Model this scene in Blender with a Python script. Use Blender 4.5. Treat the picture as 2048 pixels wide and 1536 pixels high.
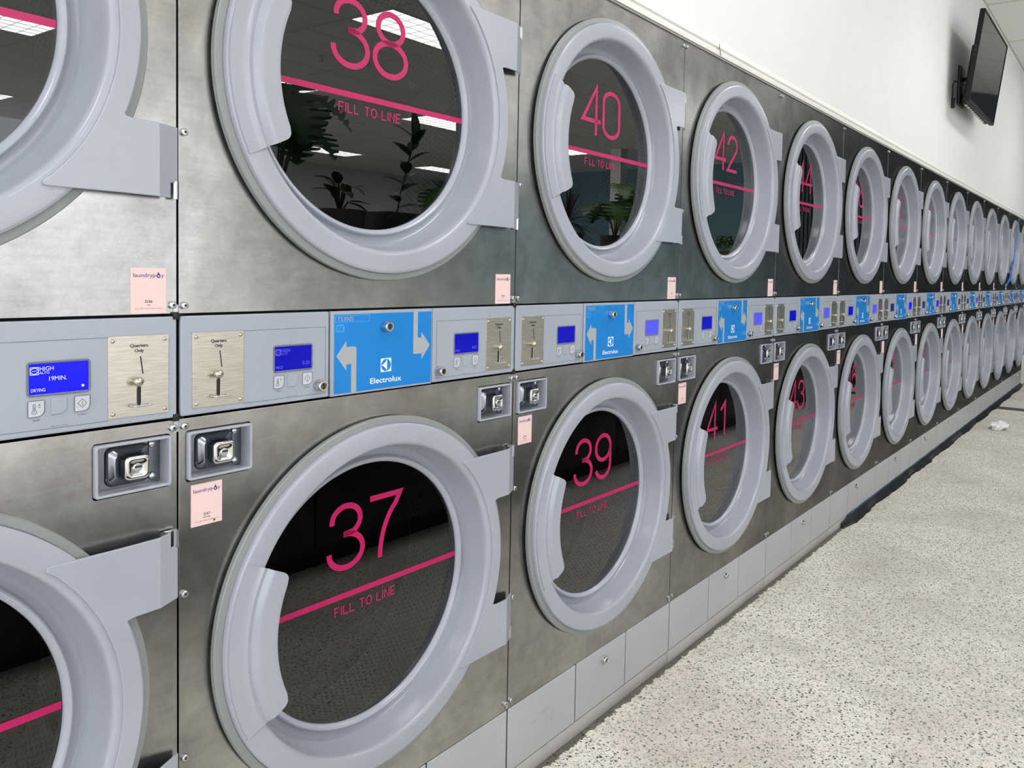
import bpy, bmesh, math, random
from mathutils import Vector, Matrix
random.seed(7)
for o in list(bpy.data.objects): bpy.data.objects.remove(o)
SC = bpy.context.scene
COL = SC.collection

# ------------------------------------------------------------------ camera
ZF = 1.24                     # camera height above the floor (metres)
W = 0.79                      # width of one stacked dryer
cam_d = bpy.data.cameras.new('camera'); cam = bpy.data.objects.new('camera', cam_d); COL.objects.link(cam)
_r = Vector((0.56152006, -0.82712265, 0.02373498)); _u = Vector((0.02663445, 0.04673599, 0.99855213)); _f = Vector((0.82703436, 0.56007488, -0.04827315))
_m = Matrix((_r, _u, -_f)).transposed().to_4x4()
_m.translation = Vector((-0.65953, -1.20836, ZF))
cam.matrix_world = _m
cam_d.sensor_fit = 'HORIZONTAL'; cam_d.sensor_width = 36.0
cam_d.lens = 1625.12 / 2048 * 36.0
cam_d.shift_x = -167.45 / 2048; cam_d.shift_y = -144.08 / 2048
cam_d.clip_start = 0.02; cam_d.clip_end = 100
SC.camera = cam
SC.view_settings.view_transform = 'Standard'; SC.view_settings.look = 'None'
SC.view_settings.gamma = 1.0; SC.view_settings.use_curve_mapping = False
SC.view_settings.exposure = 0.55

# ------------------------------------------------------------------ daylight through the shop front (open side of the room)
world = bpy.data.worlds.new('world'); SC.world = world; world.use_nodes = True
world.node_tree.nodes['Background'].inputs[0].default_value = (0.93, 0.96, 1.0, 1)
world.node_tree.nodes['Background'].inputs[1].default_value = 1.9
TROFFER_POWER = 11.0

# ------------------------------------------------------------------ materials
def mat(name, color, rough=0.5, metal=0.0, emit=None, es=1.0, coat=0.0, spec=None):
    m = bpy.data.materials.new(name); m.use_nodes = True
    b = m.node_tree.nodes['Principled BSDF']
    b.inputs['Base Color'].default_value = (*color, 1); b.inputs['Roughness'].default_value = rough
    b.inputs['Metallic'].default_value = metal
    if coat: b.inputs['Coat Weight'].default_value = coat; b.inputs['Coat Roughness'].default_value = 0.08
    if spec is not None: b.inputs['Specular IOR Level'].default_value = spec
    if emit: b.inputs['Emission Color'].default_value = (*emit, 1); b.inputs['Emission Strength'].default_value = es
    return m
def N(m, t, **kw):
    n = m.node_tree.nodes.new(t)
    for k, v in kw.items():
        if k in n.inputs: n.inputs[k].default_value = v
        else: setattr(n, k, v)
    return n
def L(m, a, b): m.node_tree.links.new(a, b)
def ramp(m, fac, stops, interp='LINEAR'):
    n = m.node_tree.nodes.new('ShaderNodeValToRGB'); n.color_ramp.interpolation = interp
    e = n.color_ramp.elements
    while len(e) < len(stops): e.new(0.5)
    for i, (p, c) in enumerate(stops):
        e[i].position = p; e[i].color = (*c, 1) if len(c) == 3 else c
    L(m, fac, n.inputs['Fac']); return n.outputs['Color']
def bsdf(m): return m.node_tree.nodes['Principled BSDF']
def pos(m): return N(m, 'ShaderNodeNewGeometry').outputs['Position']
def mapping(m, vec, scale):
    n = N(m, 'ShaderNodeMapping'); n.inputs['Scale'].default_value = scale; L(m, vec, n.inputs['Vector']); return n.outputs['Vector']
def noise(m, vec, scale, detail=4, rough=0.55, dist=0.0):
    n = N(m, 'ShaderNodeTexNoise'); n.inputs['Scale'].default_value = scale; n.inputs['Detail'].default_value = detail
    n.inputs['Roughness'].default_value = rough; n.inputs['Distortion'].default_value = dist
    L(m, vec, n.inputs['Vector']); return n.outputs['Fac']
def mth(m, op, a, b=None, clamp=False):
    n = N(m, 'ShaderNodeMath', operation=op); n.use_clamp = clamp
    for i, v in enumerate((a, b)):
        if v is None: continue
        if isinstance(v, (int, float)): n.inputs[i].default_value = v
        else: L(m, v, n.inputs[i])
    return n.outputs[0]
def mixc(m, fac, a, b, blend='MIX'):
    n = N(m, 'ShaderNodeMix', data_type='RGBA', blend_type=blend)
    for i, v in ((0, fac), (6, a), (7, b)):
        if isinstance(v, (int, float)): n.inputs[i].default_value = v
        elif isinstance(v, tuple): n.inputs[i].default_value = (*v, 1)
        else: L(m, v, n.inputs[i])
    return n.outputs[2]
def bump(m, h, strength, dist=0.001):
    n = N(m, 'ShaderNodeBump'); n.inputs['Strength'].default_value = strength; n.inputs['Distance'].default_value = dist
    L(m, h, n.inputs['Height']); L(m, n.outputs['Normal'], bsdf(m).inputs['Normal'])

def make_steel():
    m = mat('stainless_steel', (0.62, 0.60, 0.57), 0.36, 1.0)
    P = pos(m)
    big = noise(m, P, 3.2, 5, 0.6, 0.6); mid = noise(m, P, 16, 5, 0.65, 0.3)
    brush = noise(m, mapping(m, P, (12, 12, 150)), 1.0, 3, 0.6)
    fine = noise(m, P, 190, 2, 0.6)
    a = mth(m, 'ADD', mth(m, 'MULTIPLY', big, 0.6), mth(m, 'MULTIPLY', mid, 0.4))
    c = ramp(m, a, [(0.32, (0.22, 0.215, 0.212)), (0.50, (0.38, 0.373, 0.368)), (0.70, (0.60, 0.595, 0.59))])
    c = mixc(m, 0.10, c, ramp(m, brush, [(0.3, (0.36, 0.355, 0.35)), (0.7, (0.8, 0.795, 0.785))]))
    c = mixc(m, 0.05, c, ramp(m, fine, [(0.3, (0.3, 0.29, 0.28)), (0.7, (0.9, 0.88, 0.86))]))
    L(m, c, bsdf(m).inputs['Base Color'])
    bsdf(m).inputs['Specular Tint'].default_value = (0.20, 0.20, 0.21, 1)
    rr = mth(m, 'ADD', mth(m, 'MULTIPLY', mid, 0.035), 0.222)
    L(m, rr, bsdf(m).inputs['Roughness'])
    h = mth(m, 'ADD', mth(m, 'MULTIPLY', fine, 0.5), mth(m, 'MULTIPLY', brush, 0.5))
    return m
def make_paint(name, col, rough=0.32, orange=0.12, dirt=0.0):
    m = mat(name, col, rough)
    P = pos(m)
    bump(m, noise(m, P, 420, 2, 0.5), orange, 0.0006)
    v = noise(m, P, 4.0, 4, 0.6)
    c = ramp(m, v, [(0.3, tuple(x * 0.94 for x in col)), (0.7, tuple(min(1, x * 1.04) for x in col))])
    if dirt:
        d = ramp(m, noise(m, mapping(m, P, (1, 1, 1.6)), 9.0, 8, 0.72, 0.8), [(0.60, (0, 0, 0)), (0.74, (dirt,) * 3)])
        c = mixc(m, d, c, (0.10, 0.09, 0.08))
    L(m, c, bsdf(m).inputs['Base Color'])
    return m
def make_terrazzo():
    m = mat('terrazzo', (0.7, 0.66, 0.56), 0.42)
    P = pos(m)
    warp = N(m, 'ShaderNodeTexNoise'); warp.inputs['Scale'].default_value = 90; L(m, P, warp.inputs['Vector'])
    vm = N(m, 'ShaderNodeVectorMath', operation='SCALE'); L(m, warp.outputs['Color'], vm.inputs[0]); vm.inputs['Scale'].default_value = 0.008
    va = N(m, 'ShaderNodeVectorMath', operation='ADD'); L(m, P, va.inputs[0]); L(m, vm.outputs[0], va.inputs[1])
    def vor(scale):
        n = N(m, 'ShaderNodeTexVoronoi'); n.inputs['Scale'].default_value = scale; n.inputs['Randomness'].default_value = 1.0
        L(m, va.outputs[0], n.inputs['Vector'])
        s = N(m, 'ShaderNodeSeparateColor'); L(m, n.outputs['Color'], s.inputs[0])
        return s.outputs[0], s.outputs[1], n.outputs['Distance']
    r1, g1, d1 = vor(135); r2, g2, d2 = vor(240); r3, g3, d3 = vor(92)
    base = ramp(m, r1, [(0.0, (0.55, 0.54, 0.49)), (0.14, (0.70, 0.68, 0.61)), (0.30, (0.84, 0.79, 0.69)), (0.62, (0.90, 0.85, 0.74)), (0.88, (0.96, 0.90, 0.80))], 'CONSTANT')
    fine = ramp(m, r2, [(0.0, (0.06, 0.065, 0.06)), (0.05, (0.30, 0.29, 0.26)), (0.14, (0.55, 0.53, 0.47)), (0.30, (0.92, 0.88, 0.78))], 'CONSTANT')
    c = mixc(m, mth(m, 'GREATER_THAN', g2, 0.52), base, fine)
    # dark chips
    chip = mth(m, 'MULTIPLY', mth(m, 'LESS_THAN', r3, 0.14), mth(m, 'LESS_THAN', d3, 0.34))
    cc = ramp(m, g3, [(0.0, (0.008, 0.009, 0.008)), (0.6, (0.02, 0.022, 0.02)), (0.8, (0.10, 0.10, 0.09))], 'CONSTANT')
    c = mixc(m, chip, c, cc)
    chip2 = mth(m, 'MULTIPLY', mth(m, 'LESS_THAN', g1, 0.07), mth(m, 'LESS_THAN', d1, 0.40))
    c = mixc(m, chip2, c, (0.02, 0.022, 0.02))
    stain = ramp(m, noise(m, P, 2.2, 6, 0.65, 0.5), [(0.42, (0, 0, 0)), (0.72, (0.55, 0.55, 0.55))])
    c = mixc(m, stain, c, (0.42, 0.38, 0.31))
    # grime that has collected along the foot of the machines
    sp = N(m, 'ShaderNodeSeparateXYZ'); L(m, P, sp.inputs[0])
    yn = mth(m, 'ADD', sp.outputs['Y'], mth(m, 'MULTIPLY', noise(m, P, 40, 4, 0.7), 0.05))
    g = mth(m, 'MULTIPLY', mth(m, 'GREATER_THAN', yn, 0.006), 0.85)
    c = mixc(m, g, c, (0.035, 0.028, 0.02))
    L(m, c, bsdf(m).inputs['Base Color'])
    return m
def make_wall(name, col, rough=0.6):
    m = mat(name, col, rough); P = pos(m)
    c = ramp(m, noise(m, P, 1.6, 5, 0.6, 0.4), [(0.3, tuple(x * 0.96 for x in col)), (0.7, tuple(min(1, x * 1.02) for x in col))])
    L(m, c, bsdf(m).inputs['Base Color']); bump(m, noise(m, P, 60, 4, 0.6), 0.06, 0.004); return m
def make_ceiling():
    m = mat('ceiling_tile', (0.8, 0.8, 0.78), 0.75); P = pos(m)
    s = N(m, 'ShaderNodeSeparateXYZ'); L(m, P, s.inputs[0])
    def line(o, off, per, w):
        v = mth(m, 'DIVIDE', mth(m, 'SUBTRACT', o, off), per); v = mth(m, 'FRACT', v)
        v = mth(m, 'ABSOLUTE', mth(m, 'SUBTRACT', v, 0.5)); return mth(m, 'GREATER_THAN', v, 0.5 - w / per / 2)
    lx = line(s.outputs['X'], 7.93, 1.22, 0.022); ly = line(s.outputs['Y'], 0.0, 0.61, 0.022)
    ln = mth(m, 'MAXIMUM', lx, ly)
    lxe = line(s.outputs['X'], 7.93, 1.22, 0.034); lye = line(s.outputs['Y'], 0.0, 0.61, 0.034)
    gap = mth(m, 'SUBTRACT', mth(m, 'MAXIMUM', lxe, lye), ln, True)
    sp = ramp(m, noise(m, P, 210, 4, 0.75), [(0.42, (0.80, 0.80, 0.79)), (0.56, (0.92, 0.92, 0.91))])
    c = mixc(m, ln, sp, (0.80, 0.79, 0.74)); c = mixc(m, gap, c, (0.33, 0.30, 0.25))
    L(m, c, bsdf(m).inputs['Base Color']); return m
def make_glass():
    m = bpy.data.materials.new('door_glass'); m.use_nodes = True; nt = m.node_tree; nt.nodes.clear()
    out = nt.nodes.new('ShaderNodeOutputMaterial'); mix = nt.nodes.new('ShaderNodeMixShader')
    tr = nt.nodes.new('ShaderNodeBsdfTransparent'); tr.inputs[0].default_value = (0.42, 0.43, 0.44, 1)
    gl = nt.nodes.new('ShaderNodeBsdfGlossy'); gl.inputs['Roughness'].default_value = 0.004; gl.inputs[0].default_value = (1, 1, 1, 1)
    fr = nt.nodes.new('ShaderNodeFresnel'); fr.inputs[0].default_value = 1.5
    k = mth(m, 'MULTIPLY', fr.outputs[0], 1.7, True)
    L(m, k, mix.inputs[0]); L(m, tr.outputs[0], mix.inputs[1]); L(m, gl.outputs[0], mix.inputs[2]); L(m, mix.outputs[0], out.inputs[0])
    return m
def make_drum():
    m = mat('perforated_drum', (0.33, 0.33, 0.33), 0.42, 1.0)
    tc = N(m, 'ShaderNodeTexCoord'); s = N(m, 'ShaderNodeSeparateXYZ'); L(m, tc.outputs['UV'], s.inputs[0])
    a = 0.0125; b = a * math.sqrt(3)
    def lat(off):
        fx = mth(m, 'SUBTRACT', mth(m, 'FRACT', mth(m, 'ADD', mth(m, 'DIVIDE', s.outputs['X'], a), off)), 0.5)
        fy = mth(m, 'SUBTRACT', mth(m, 'FRACT', mth(m, 'ADD', mth(m, 'DIVIDE', s.outputs['Y'], b), off)), 0.5)
        fx = mth(m, 'MULTIPLY', fx, a); fy = mth(m, 'MULTIPLY', fy, b)
        return mth(m, 'SQRT', mth(m, 'ADD', mth(m, 'MULTIPLY', fx, fx), mth(m, 'MULTIPLY', fy, fy)))
    d = mth(m, 'MINIMUM', lat(0.0), lat(0.5))
    hole = mth(m, 'LESS_THAN', d, 0.0043)
    L(m, mixc(m, hole, (0.15, 0.147, 0.143), (0.004, 0.004, 0.004)), bsdf(m).inputs['Base Color'])
    L(m, mth(m, 'SUBTRACT', 1.0, hole), bsdf(m).inputs['Metallic'])
    return m

M = {}
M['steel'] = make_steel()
M['plate'] = mat('brushed_plate', (0.58, 0.54, 0.47), 0.34, 1.0)
_m1 = M['plate']; _b = noise(_m1, mapping(_m1, pos(_m1), (30, 30, 900)), 1.0, 3, 0.6)
L(_m1, ramp(_m1, _b, [(0.3, (0.46, 0.42, 0.36)), (0.7, (0.68, 0.64, 0.57))]), bsdf(_m1).inputs['Base Color'])
M['ring'] = make_paint('door_paint', (0.36, 0.38, 0.44), 0.18, 0.14)
M['ring2'] = make_paint('outer_ring_paint', (0.25, 0.27, 0.265), 0.35, 0.10)
M['panel'] = make_paint('control_panel_paint', (0.345, 0.375, 0.44), 0.38, 0.05)
M['kick'] = make_paint('kick_panel_paint', (0.44, 0.455, 0.48), 0.36, 0.05, 0.30)
M['plinth'] = make_paint('plinth_paint', (0.46, 0.45, 0.445), 0.40, 0.05, 0.5)
M['blue'] = make_paint('blue_panel', (0.0, 0.20, 0.60), 0.34, 0.03)
M['arrow'] = mat('arrow_grey', (0.37, 0.385, 0.40), 0.4)
M['white'] = mat('white_print', (0.82, 0.84, 0.85), 0.4)
M['skyprint'] = mat('pale_blue_print', (0.07, 0.40, 0.80), 0.4)
M['pink'] = mat('pink_vinyl', (0.46, 0.003, 0.098), 0.35)
M['paper'] = mat('pink_paper', (0.80, 0.58, 0.56), 0.6)
M['ink'] = mat('dark_ink', (0.03, 0.028, 0.05), 0.6)
M['navy'] = mat('navy_ink', (0.03, 0.05, 0.20), 0.6)
M['greyink'] = mat('grey_ink', (0.13, 0.14, 0.17), 0.6)
M['green'] = mat('green_dot', (0.10, 0.17, 0.02), 0.6)
M['black'] = mat('black_plastic', (0.006, 0.006, 0.007), 0.45)
M['void'] = mat('dark_interior', (0.010, 0.010, 0.011), 0.8)
M['bezel'] = mat('display_bezel', (0.14, 0.155, 0.19), 0.35)
M['chrome'] = mat('chrome', (0.62, 0.62, 0.61), 0.07, 1.0)
M['darkchrome'] = mat('dark_chrome', (0.30, 0.32, 0.35), 0.12, 1.0)
M['zinc'] = mat('zinc', (0.55, 0.58, 0.60), 0.28, 1.0)
M['darkzinc'] = mat('dark_zinc', (0.20, 0.22, 0.24), 0.30, 1.0)
M['brass'] = mat('nickel_knob', (0.52, 0.48, 0.40), 0.30, 1.0)
M['keyway'] = mat('lock_face', (0.16, 0.15, 0.14), 0.3, 1.0)
M['cap'] = make_paint('button_cap', (0.52, 0.54, 0.58), 0.30, 0.02)
M['lcd_bright'] = mat('lcd_bright', (0, 0, 0.02), 0.15, spec=0.2, emit=(0.002, 0.0, 1.0), es=0.75)
M['lcd_blue'] = mat('lcd_blue', (0, 0, 0.02), 0.15, spec=0.2, emit=(0.0, 0.0, 1.0), es=0.34)
M['lcd_violet'] = mat('lcd_violet', (0.02, 0.02, 0.1), 0.2, emit=(0.06, 0.07, 1.0), es=0.75)
M['lcd_navy'] = mat('lcd_navy', (0.01, 0.015, 0.08), 0.25, emit=(0.01, 0.02, 1.0), es=0.08)
M['lcdtext'] = mat('lcd_lit_text', (0, 0, 0), 0.5, emit=(0.60, 0.66, 1.0), es=0.95)
M['lcdtext_dim'] = mat('lcd_dim_text', (0, 0, 0), 0.5, emit=(0.12, 0.10, 0.50), es=1.0)
M['glass'] = make_glass()
M['drum'] = make_drum()
M['terrazzo'] = make_terrazzo()
M['wall'] = make_wall('white_wall', (0.76, 0.775, 0.77))
M['bluewall'] = make_wall('blue_wall', (0.16, 0.31, 0.39))
M['trim'] = make_wall('white_trim', (0.82, 0.81, 0.77), 0.4)
M['ceiling'] = make_ceiling()
M['tape'] = mat('blue_tape', (0.02, 0.20, 0.80), 0.5)
M['tissue'] = mat('tissue', (0.95, 0.95, 0.96), 0.8)
M['hose'] = mat('black_rubber', (0.012, 0.012, 0.013), 0.30)
M['tvcase'] = mat('tv_case', (0.014, 0.013, 0.013), 0.5, spec=0.15)
M['tvscreen'] = mat('tv_screen', (0.010, 0.010, 0.012), 0.06, spec=0.9)
M['diffuser'] = mat('troffer_light', (0.8, 0.8, 0.8), 0.6, emit=(0.98, 0.98, 0.97), es=TROFFER_POWER)
M['louver'] = mat('troffer_louver', (0.75, 0.75, 0.74), 0.4)
M['cabinet'] = make_paint('charcoal_cabinet', (0.022, 0.022, 0.022), 0.4, 0.03)
M['counter'] = mat('dark_counter', (0.05, 0.05, 0.055), 0.4)
M['leaf'] = mat('leaf_dark', (0.018, 0.065, 0.018), 0.38)
M['leaf2'] = mat('leaf_bright', (0.05, 0.15, 0.02), 0.4)
M['leaf3'] = mat('leaf_dry', (0.09, 0.055, 0.03), 0.6)
M['pot'] = mat('taupe_pot', (0.14, 0.11, 0.10), 0.6)
M['pot2'] = mat('charcoal_pot', (0.02, 0.02, 0.024), 0.5)
M['pot3'] = mat('brown_pot', (0.09, 0.035, 0.02), 0.6)
M['stem'] = mat('stem', (0.04, 0.04, 0.02), 0.7)
M['yellow'] = mat('yellow_plastic', (0.85, 0.65, 0.0), 0.4)

# ------------------------------------------------------------------ mesh helpers
def finish(me, m, smooth=True, angle=35):
    me.materials.clear(); me.materials.append(m)
    if smooth:
        for p in me.polygons: p.use_smooth = True
        me.set_sharp_from_angle(angle=math.radians(angle))
    return me
def from_bm(name, bm, m, smooth=True, angle=35, recalc=True):
    if recalc: bmesh.ops.recalc_face_normals(bm, faces=bm.faces)
    me = bpy.data.meshes.new(name); bm.to_mesh(me); bm.free(); return finish(me, m, smooth, angle)
def add_box(bm, x0, x1, y0, y1, z0, z1, bev=0.0, seg=2):
    r = bmesh.ops.create_cube(bm, size=1.0)
    vs = r['verts']
    for v in vs: v.co = Vector(((x0 + x1) / 2 + v.co.x * (x1 - x0), (y0 + y1) / 2 + v.co.y * (y1 - y0), (z0 + z1) / 2 + v.co.z * (z1 - z0)))
    if bev:
        es = list({e for v in vs for e in v.link_edges})
        bmesh.ops.bevel(bm, geom=es, offset=bev, segments=seg, affect='EDGES', profile=0.5)
def box_mesh(name, m, *a, **k):
    bm = bmesh.new(); add_box(bm, *a, **k); return from_bm(name, bm, m)
def shape(name, m, outer, holes=(), dep=0.0, th=0.002, bev=0.0, res=2):
    """flat shape in the x-z plane: its back at depth dep in front of the panel, thickness th, facing the aisle (-y)"""
    cu = bpy.data.curves.new('tmp', 'CURVE'); cu.dimensions = '2D'; cu.fill_mode = 'BOTH'
    cu.extrude = max(th / 2 - bev, 0.00001); cu.bevel_depth = bev; cu.bevel_resolution = res
    if bev: cu.offset = -bev
    for pts in [outer] + list(holes):
        sp = cu.splines.new('POLY'); sp.points.add(len(pts) - 1); sp.use_cyclic_u = True
        for i, (x, z) in enumerate(pts): sp.points[i].co = (x, z, 0, 1)
    ob = bpy.data.objects.new('tmp', cu); COL.objects.link(ob)
    dg = bpy.context.evaluated_depsgraph_get()
    me = bpy.data.meshes.new_from_object(ob.evaluated_get(dg)); me.name = name
    bpy.data.objects.remove(ob); bpy.data.curves.remove(cu)
    for v in me.vertices:
        x, y, z = v.co; v.co = (x, -z - (dep + th / 2), y)
    return finish(me, m)
def rrect(x0, x1, z0, z1, r=0.004, n=5, rs=None):
    rs = rs or (r, r, r, r); pts = []      # corners: bl, br, tr, tl
    for (cx, cz, a0, q) in ((x0, z0, 180, 0), (x1, z0, 270, 1), (x1, z1, 0, 2), (x0, z1, 90, 3)):
        rr = rs[q]; ox = cx + (rr if q in (0, 3) else -rr); oz = cz + (rr if q in (0, 1) else -rr)
        for i in range(n + 1):
            a = math.radians(a0 + 90 * i / n); pts.append((ox + rr * math.cos(a), oz + rr * math.sin(a)))
    return pts
def circle(cx, cz, r, n=48): return [(cx + r * math.cos(2 * math.pi * i / n), cz + r * math.sin(2 * math.pi * i / n)) for i in range(n)]
def arc(cx, cz, rx, rz, a0, a1, n=18): return [(cx + rx * math.cos(math.radians(a0 + (a1 - a0) * i / n)), cz + rz * math.sin(math.radians(a0 + (a1 - a0) * i / n))) for i in range(n + 1)]
def lathe(name, m, prof, seg=96, closed=False):
    bm = bmesh.new(); rings = []
    for r, d in prof:
        rings.append([bm.verts.new((r * math.cos(2 * math.pi * i / seg), -d, r * math.sin(2 * math.pi * i / seg))) for i in range(seg)] if r > 1e-6 else [bm.verts.new((0, -d, 0))])
    pairs = list(zip(rings[:-1], rings[1:])) + ([(rings[-1], rings[0])] if closed else [])
    for A, B in pairs:
        for i in range(seg):
            j = (i + 1) % seg
            if len(A) == 1: bm.faces.new((A[0], B[j], B[i]))
            elif len(B) == 1: bm.faces.new((A[i], A[j], B[0]))
            else: bm.faces.new((A[i], A[j], B[j], B[i]))
    return from_bm(name, bm, m)
def ribbon_into(bm, pts, t, closed=False, dep=0.0, th=0.0004):
    P = [Vector((x, z)) for x, z in pts]
    Q = [P[0]]
    for p in P[1:]:
        if (p - Q[-1]).length > 1e-6: Q.append(p)
    if closed and (Q[0] - Q[-1]).length < 1e-6: Q.pop()
    P = Q; n = len(P); Ls = []; Rs = []
    for i in range(n):
        a = P[i - 1] if (i > 0 or closed) else None; b = P[(i + 1) % n] if (i < n - 1 or closed) else None
        d1 = (P[i] - a).normalized() if a is not None else None; d2 = (b - P[i]).normalized() if b is not None else None
        if d1 is None: d1 = d2
        if d2 is None: d2 = d1
        n1 = Vector((-d1.y, d1.x)); n2 = Vector((-d2.y, d2.x)); s = n1 + n2
        if s.length < 0.2: s = n1; k = 1
        else: s.normalize(); k = min(1 / max(s.dot(n1), 0.3), 2.4)
        Ls.append(P[i] + s * k * t / 2); Rs.append(P[i] - s * k * t / 2)
    V = {}
    for y, tag in ((-dep - th, 'f'), (-dep, 'b')):
        V[tag] = ([bm.verts.new((p.x, y, p.y)) for p in Ls], [bm.verts.new((p.x, y, p.y)) for p in Rs])
    m_ = n if closed else n - 1
    for i in range(m_):
        j = (i + 1) % n; (fl, fr), (bl, br) = V['f'], V['b']
        bm.faces.new((fl[i], fl[j], fr[j], fr[i])); bm.faces.new((fl[i], bl[i], bl[j], fl[j])); bm.faces.new((fr[j], br[j], br[i], fr[i]))
    if not closed:
        for i in (0, n - 1): bm.faces.new((V['f'][0][i], V['f'][1][i], V['b'][1][i], V['b'][0][i]))
def ribbons(name, m, paths, t, dep=0.0, th=0.0004):
    bm = bmesh.new()
    for p in paths:
        pts, closed = (p if isinstance(p, tuple) and isinstance(p[1], bool) else (p, False))
        ribbon_into(bm, pts, t, closed, dep, th)
    return from_bm(name, bm, m, smooth=False)
def text(name, m, body, x, z, h, width=None, dep=0.0, align='CENTER', bold=0.0, th=0.0003):
    """lettering: cap height h, baseline z, optionally squeezed to a width"""
    cu = bpy.data.curves.new('tmp', 'FONT'); cu.body = body; cu.size = 1.0; cu.align_x = align; cu.offset = bold; cu.extrude = 0.0; cu.space_line = 0.9
    cu.resolution_u = 3
    ob = bpy.data.objects.new('tmp', cu); COL.objects.link(ob)
    dg = bpy.context.evaluated_depsgraph_get()
    me = bpy.data.meshes.new_from_object(ob.evaluated_get(dg)); me.name = name
    bpy.data.objects.remove(ob); bpy.data.curves.remove(cu)
    s = h / 0.73; xs = [v.co.x for v in me.vertices] or [0, 1]
    sx = s if width is None else width / (max(xs) - min(xs))
    for v in me.vertices: v.co = (x + v.co.x * sx, -(dep + th), z + v.co.y * s)
    return finish(me, m, smooth=False)
def tube(bm, pts, r, seg=8, cap=True):
    P = [Vector(p) for p in pts]; rings = []
    for i, p in enumerate(P):
        d = (P[min(i + 1, len(P) - 1)] - P[max(i - 1, 0)]).normalized()
        a = d.cross(Vector((0, 0, 1)));
        if a.length < 0.05: a = d.cross(Vector((0, 1, 0)))
        a.normalize(); b = d.cross(a); rr = r[i] if isinstance(r, (list, tuple)) else r
        rings.append([bm.verts.new(p + (a * math.cos(2 * math.pi * k / seg) + b * math.sin(2 * math.pi * k / seg)) * rr) for k in range(seg)])
    for A, B in zip(rings[:-1], rings[1:]):
        for k in range(seg): bm.faces.new((A[k], A[(k + 1) % seg], B[(k + 1) % seg], B[k]))
    if cap: bm.faces.new(rings[0]); bm.faces.new(rings[-1][::-1])

# ------------------------------------------------------------------ object helpers
def link(name, me, parent=None, loc=(0, 0, 0)):
    o = bpy.data.objects.new(name, me); COL.objects.link(o); o.location = loc
    if parent: o.parent = parent
    return o
def thing(name, label, cat, loc=(0, 0, 0), group=None, me=None):
    o = link(name, me, None, loc); o['label'] = label; o['category'] = cat
    if group: o['group'] = group
    return o
def struct(name, me):
    o = link(name, me); o['kind'] = 'structure'; return o

# ------------------------------------------------------------------ the room
XL, XR, YB, ZC = -5.0, 14.5, -14.0, 2.265 + ZF
struct('floor', box_mesh('floor', M['terrazzo'], XL, XR, YB, 1.3, -0.1, 0.0))
struct('ceiling', box_mesh('ceiling', M['ceiling'], XL, XR, YB, 0.0, ZC, ZC + 0.1))
ROW0, ROW1 = -W, 13 * W
TOP = 0.718 + ZF
bm = bmesh.new(); add_box(bm, XL, XR, 0.0, 0.2, TOP + 0.002, ZC); add_box(bm, ROW1 + 0.004, XR, 0.0, 0.2, 0.0, TOP + 0.002); add_box(bm, XL, ROW0 - 0.3, 0.0, 0.2, 0.0, TOP + 0.002)
struct('wall_front', from_bm('wall_front', bm, M['wall'], smooth=False))
struct('wall_right', box_mesh('wall_right', M['bluewall'], XR, XR + 0.15, YB, 0.2, 0, ZC))
struct('wall_back', box_mesh('wall_back', M['wall'], 7.5, XR, YB - 0.15, YB, 0, ZC))
M['endwall'] = make_wall('grey_green_wall', (0.26, 0.28, 0.25))
struct('wall_end', box_mesh('wall_end', M['endwall'], 11.05, 11.17, -0.30, 0.0, 0, ZC))
struct('baseboard_end', box_mesh('baseboard_end', M['leaf3'], 11.03, 11.05, -0.30, 0.0, 0, 0.05))
struct('column', box_mesh('column', M['wall'], 11.9, 12.1, -6.97, -6.75, 0, ZC))
# moulding that covers the joint between the wall and the dryers
prof = [(0.0, 0.722), (-0.010, 0.722), (-0.012, 0.732), (-0.008, 0.735), (-0.008, 0.741), (-0.014, 0.745), (-0.014, 0.752), (-0.006, 0.757), (-0.004, 0.768), (0.0, 0.770)]
def extrude_x(name, m, prof, x0, x1):
    bm = bmesh.new(); A = [bm.verts.new((x0, y, z + ZF)) for y, z in prof]; B = [bm.verts.new((x1, y, z + ZF)) for y, z in prof]
    for i in range(len(prof) - 1): bm.faces.new((A[i], A[i + 1], B[i + 1], B[i]))
    bm.faces.new(A); bm.faces.new(B[::-1]); return from_bm(name, bm, m, smooth=False)
struct('trim_1', extrude_x('trim_1', M['trim'], prof, XL, XR))
# thin crack across the moulding
struct('trim_2', ribbons('trim_2', M['black'], [[(1.786, 0.756 + ZF), (1.790, 0.748 + ZF), (1.786, 0.743 + ZF), (1.795, 0.738 + ZF), (1.797, 0.731 + ZF), (1.803, 0.723 + ZF)]], 0.0036, 0.0142, 0.0004))
# dark expansion strip let into the floor
struct('trim_3', box_mesh('trim_3', M['counter'], 8.12, 8.30, -9.0, -0.02, 0.0, 0.0015))

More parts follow.
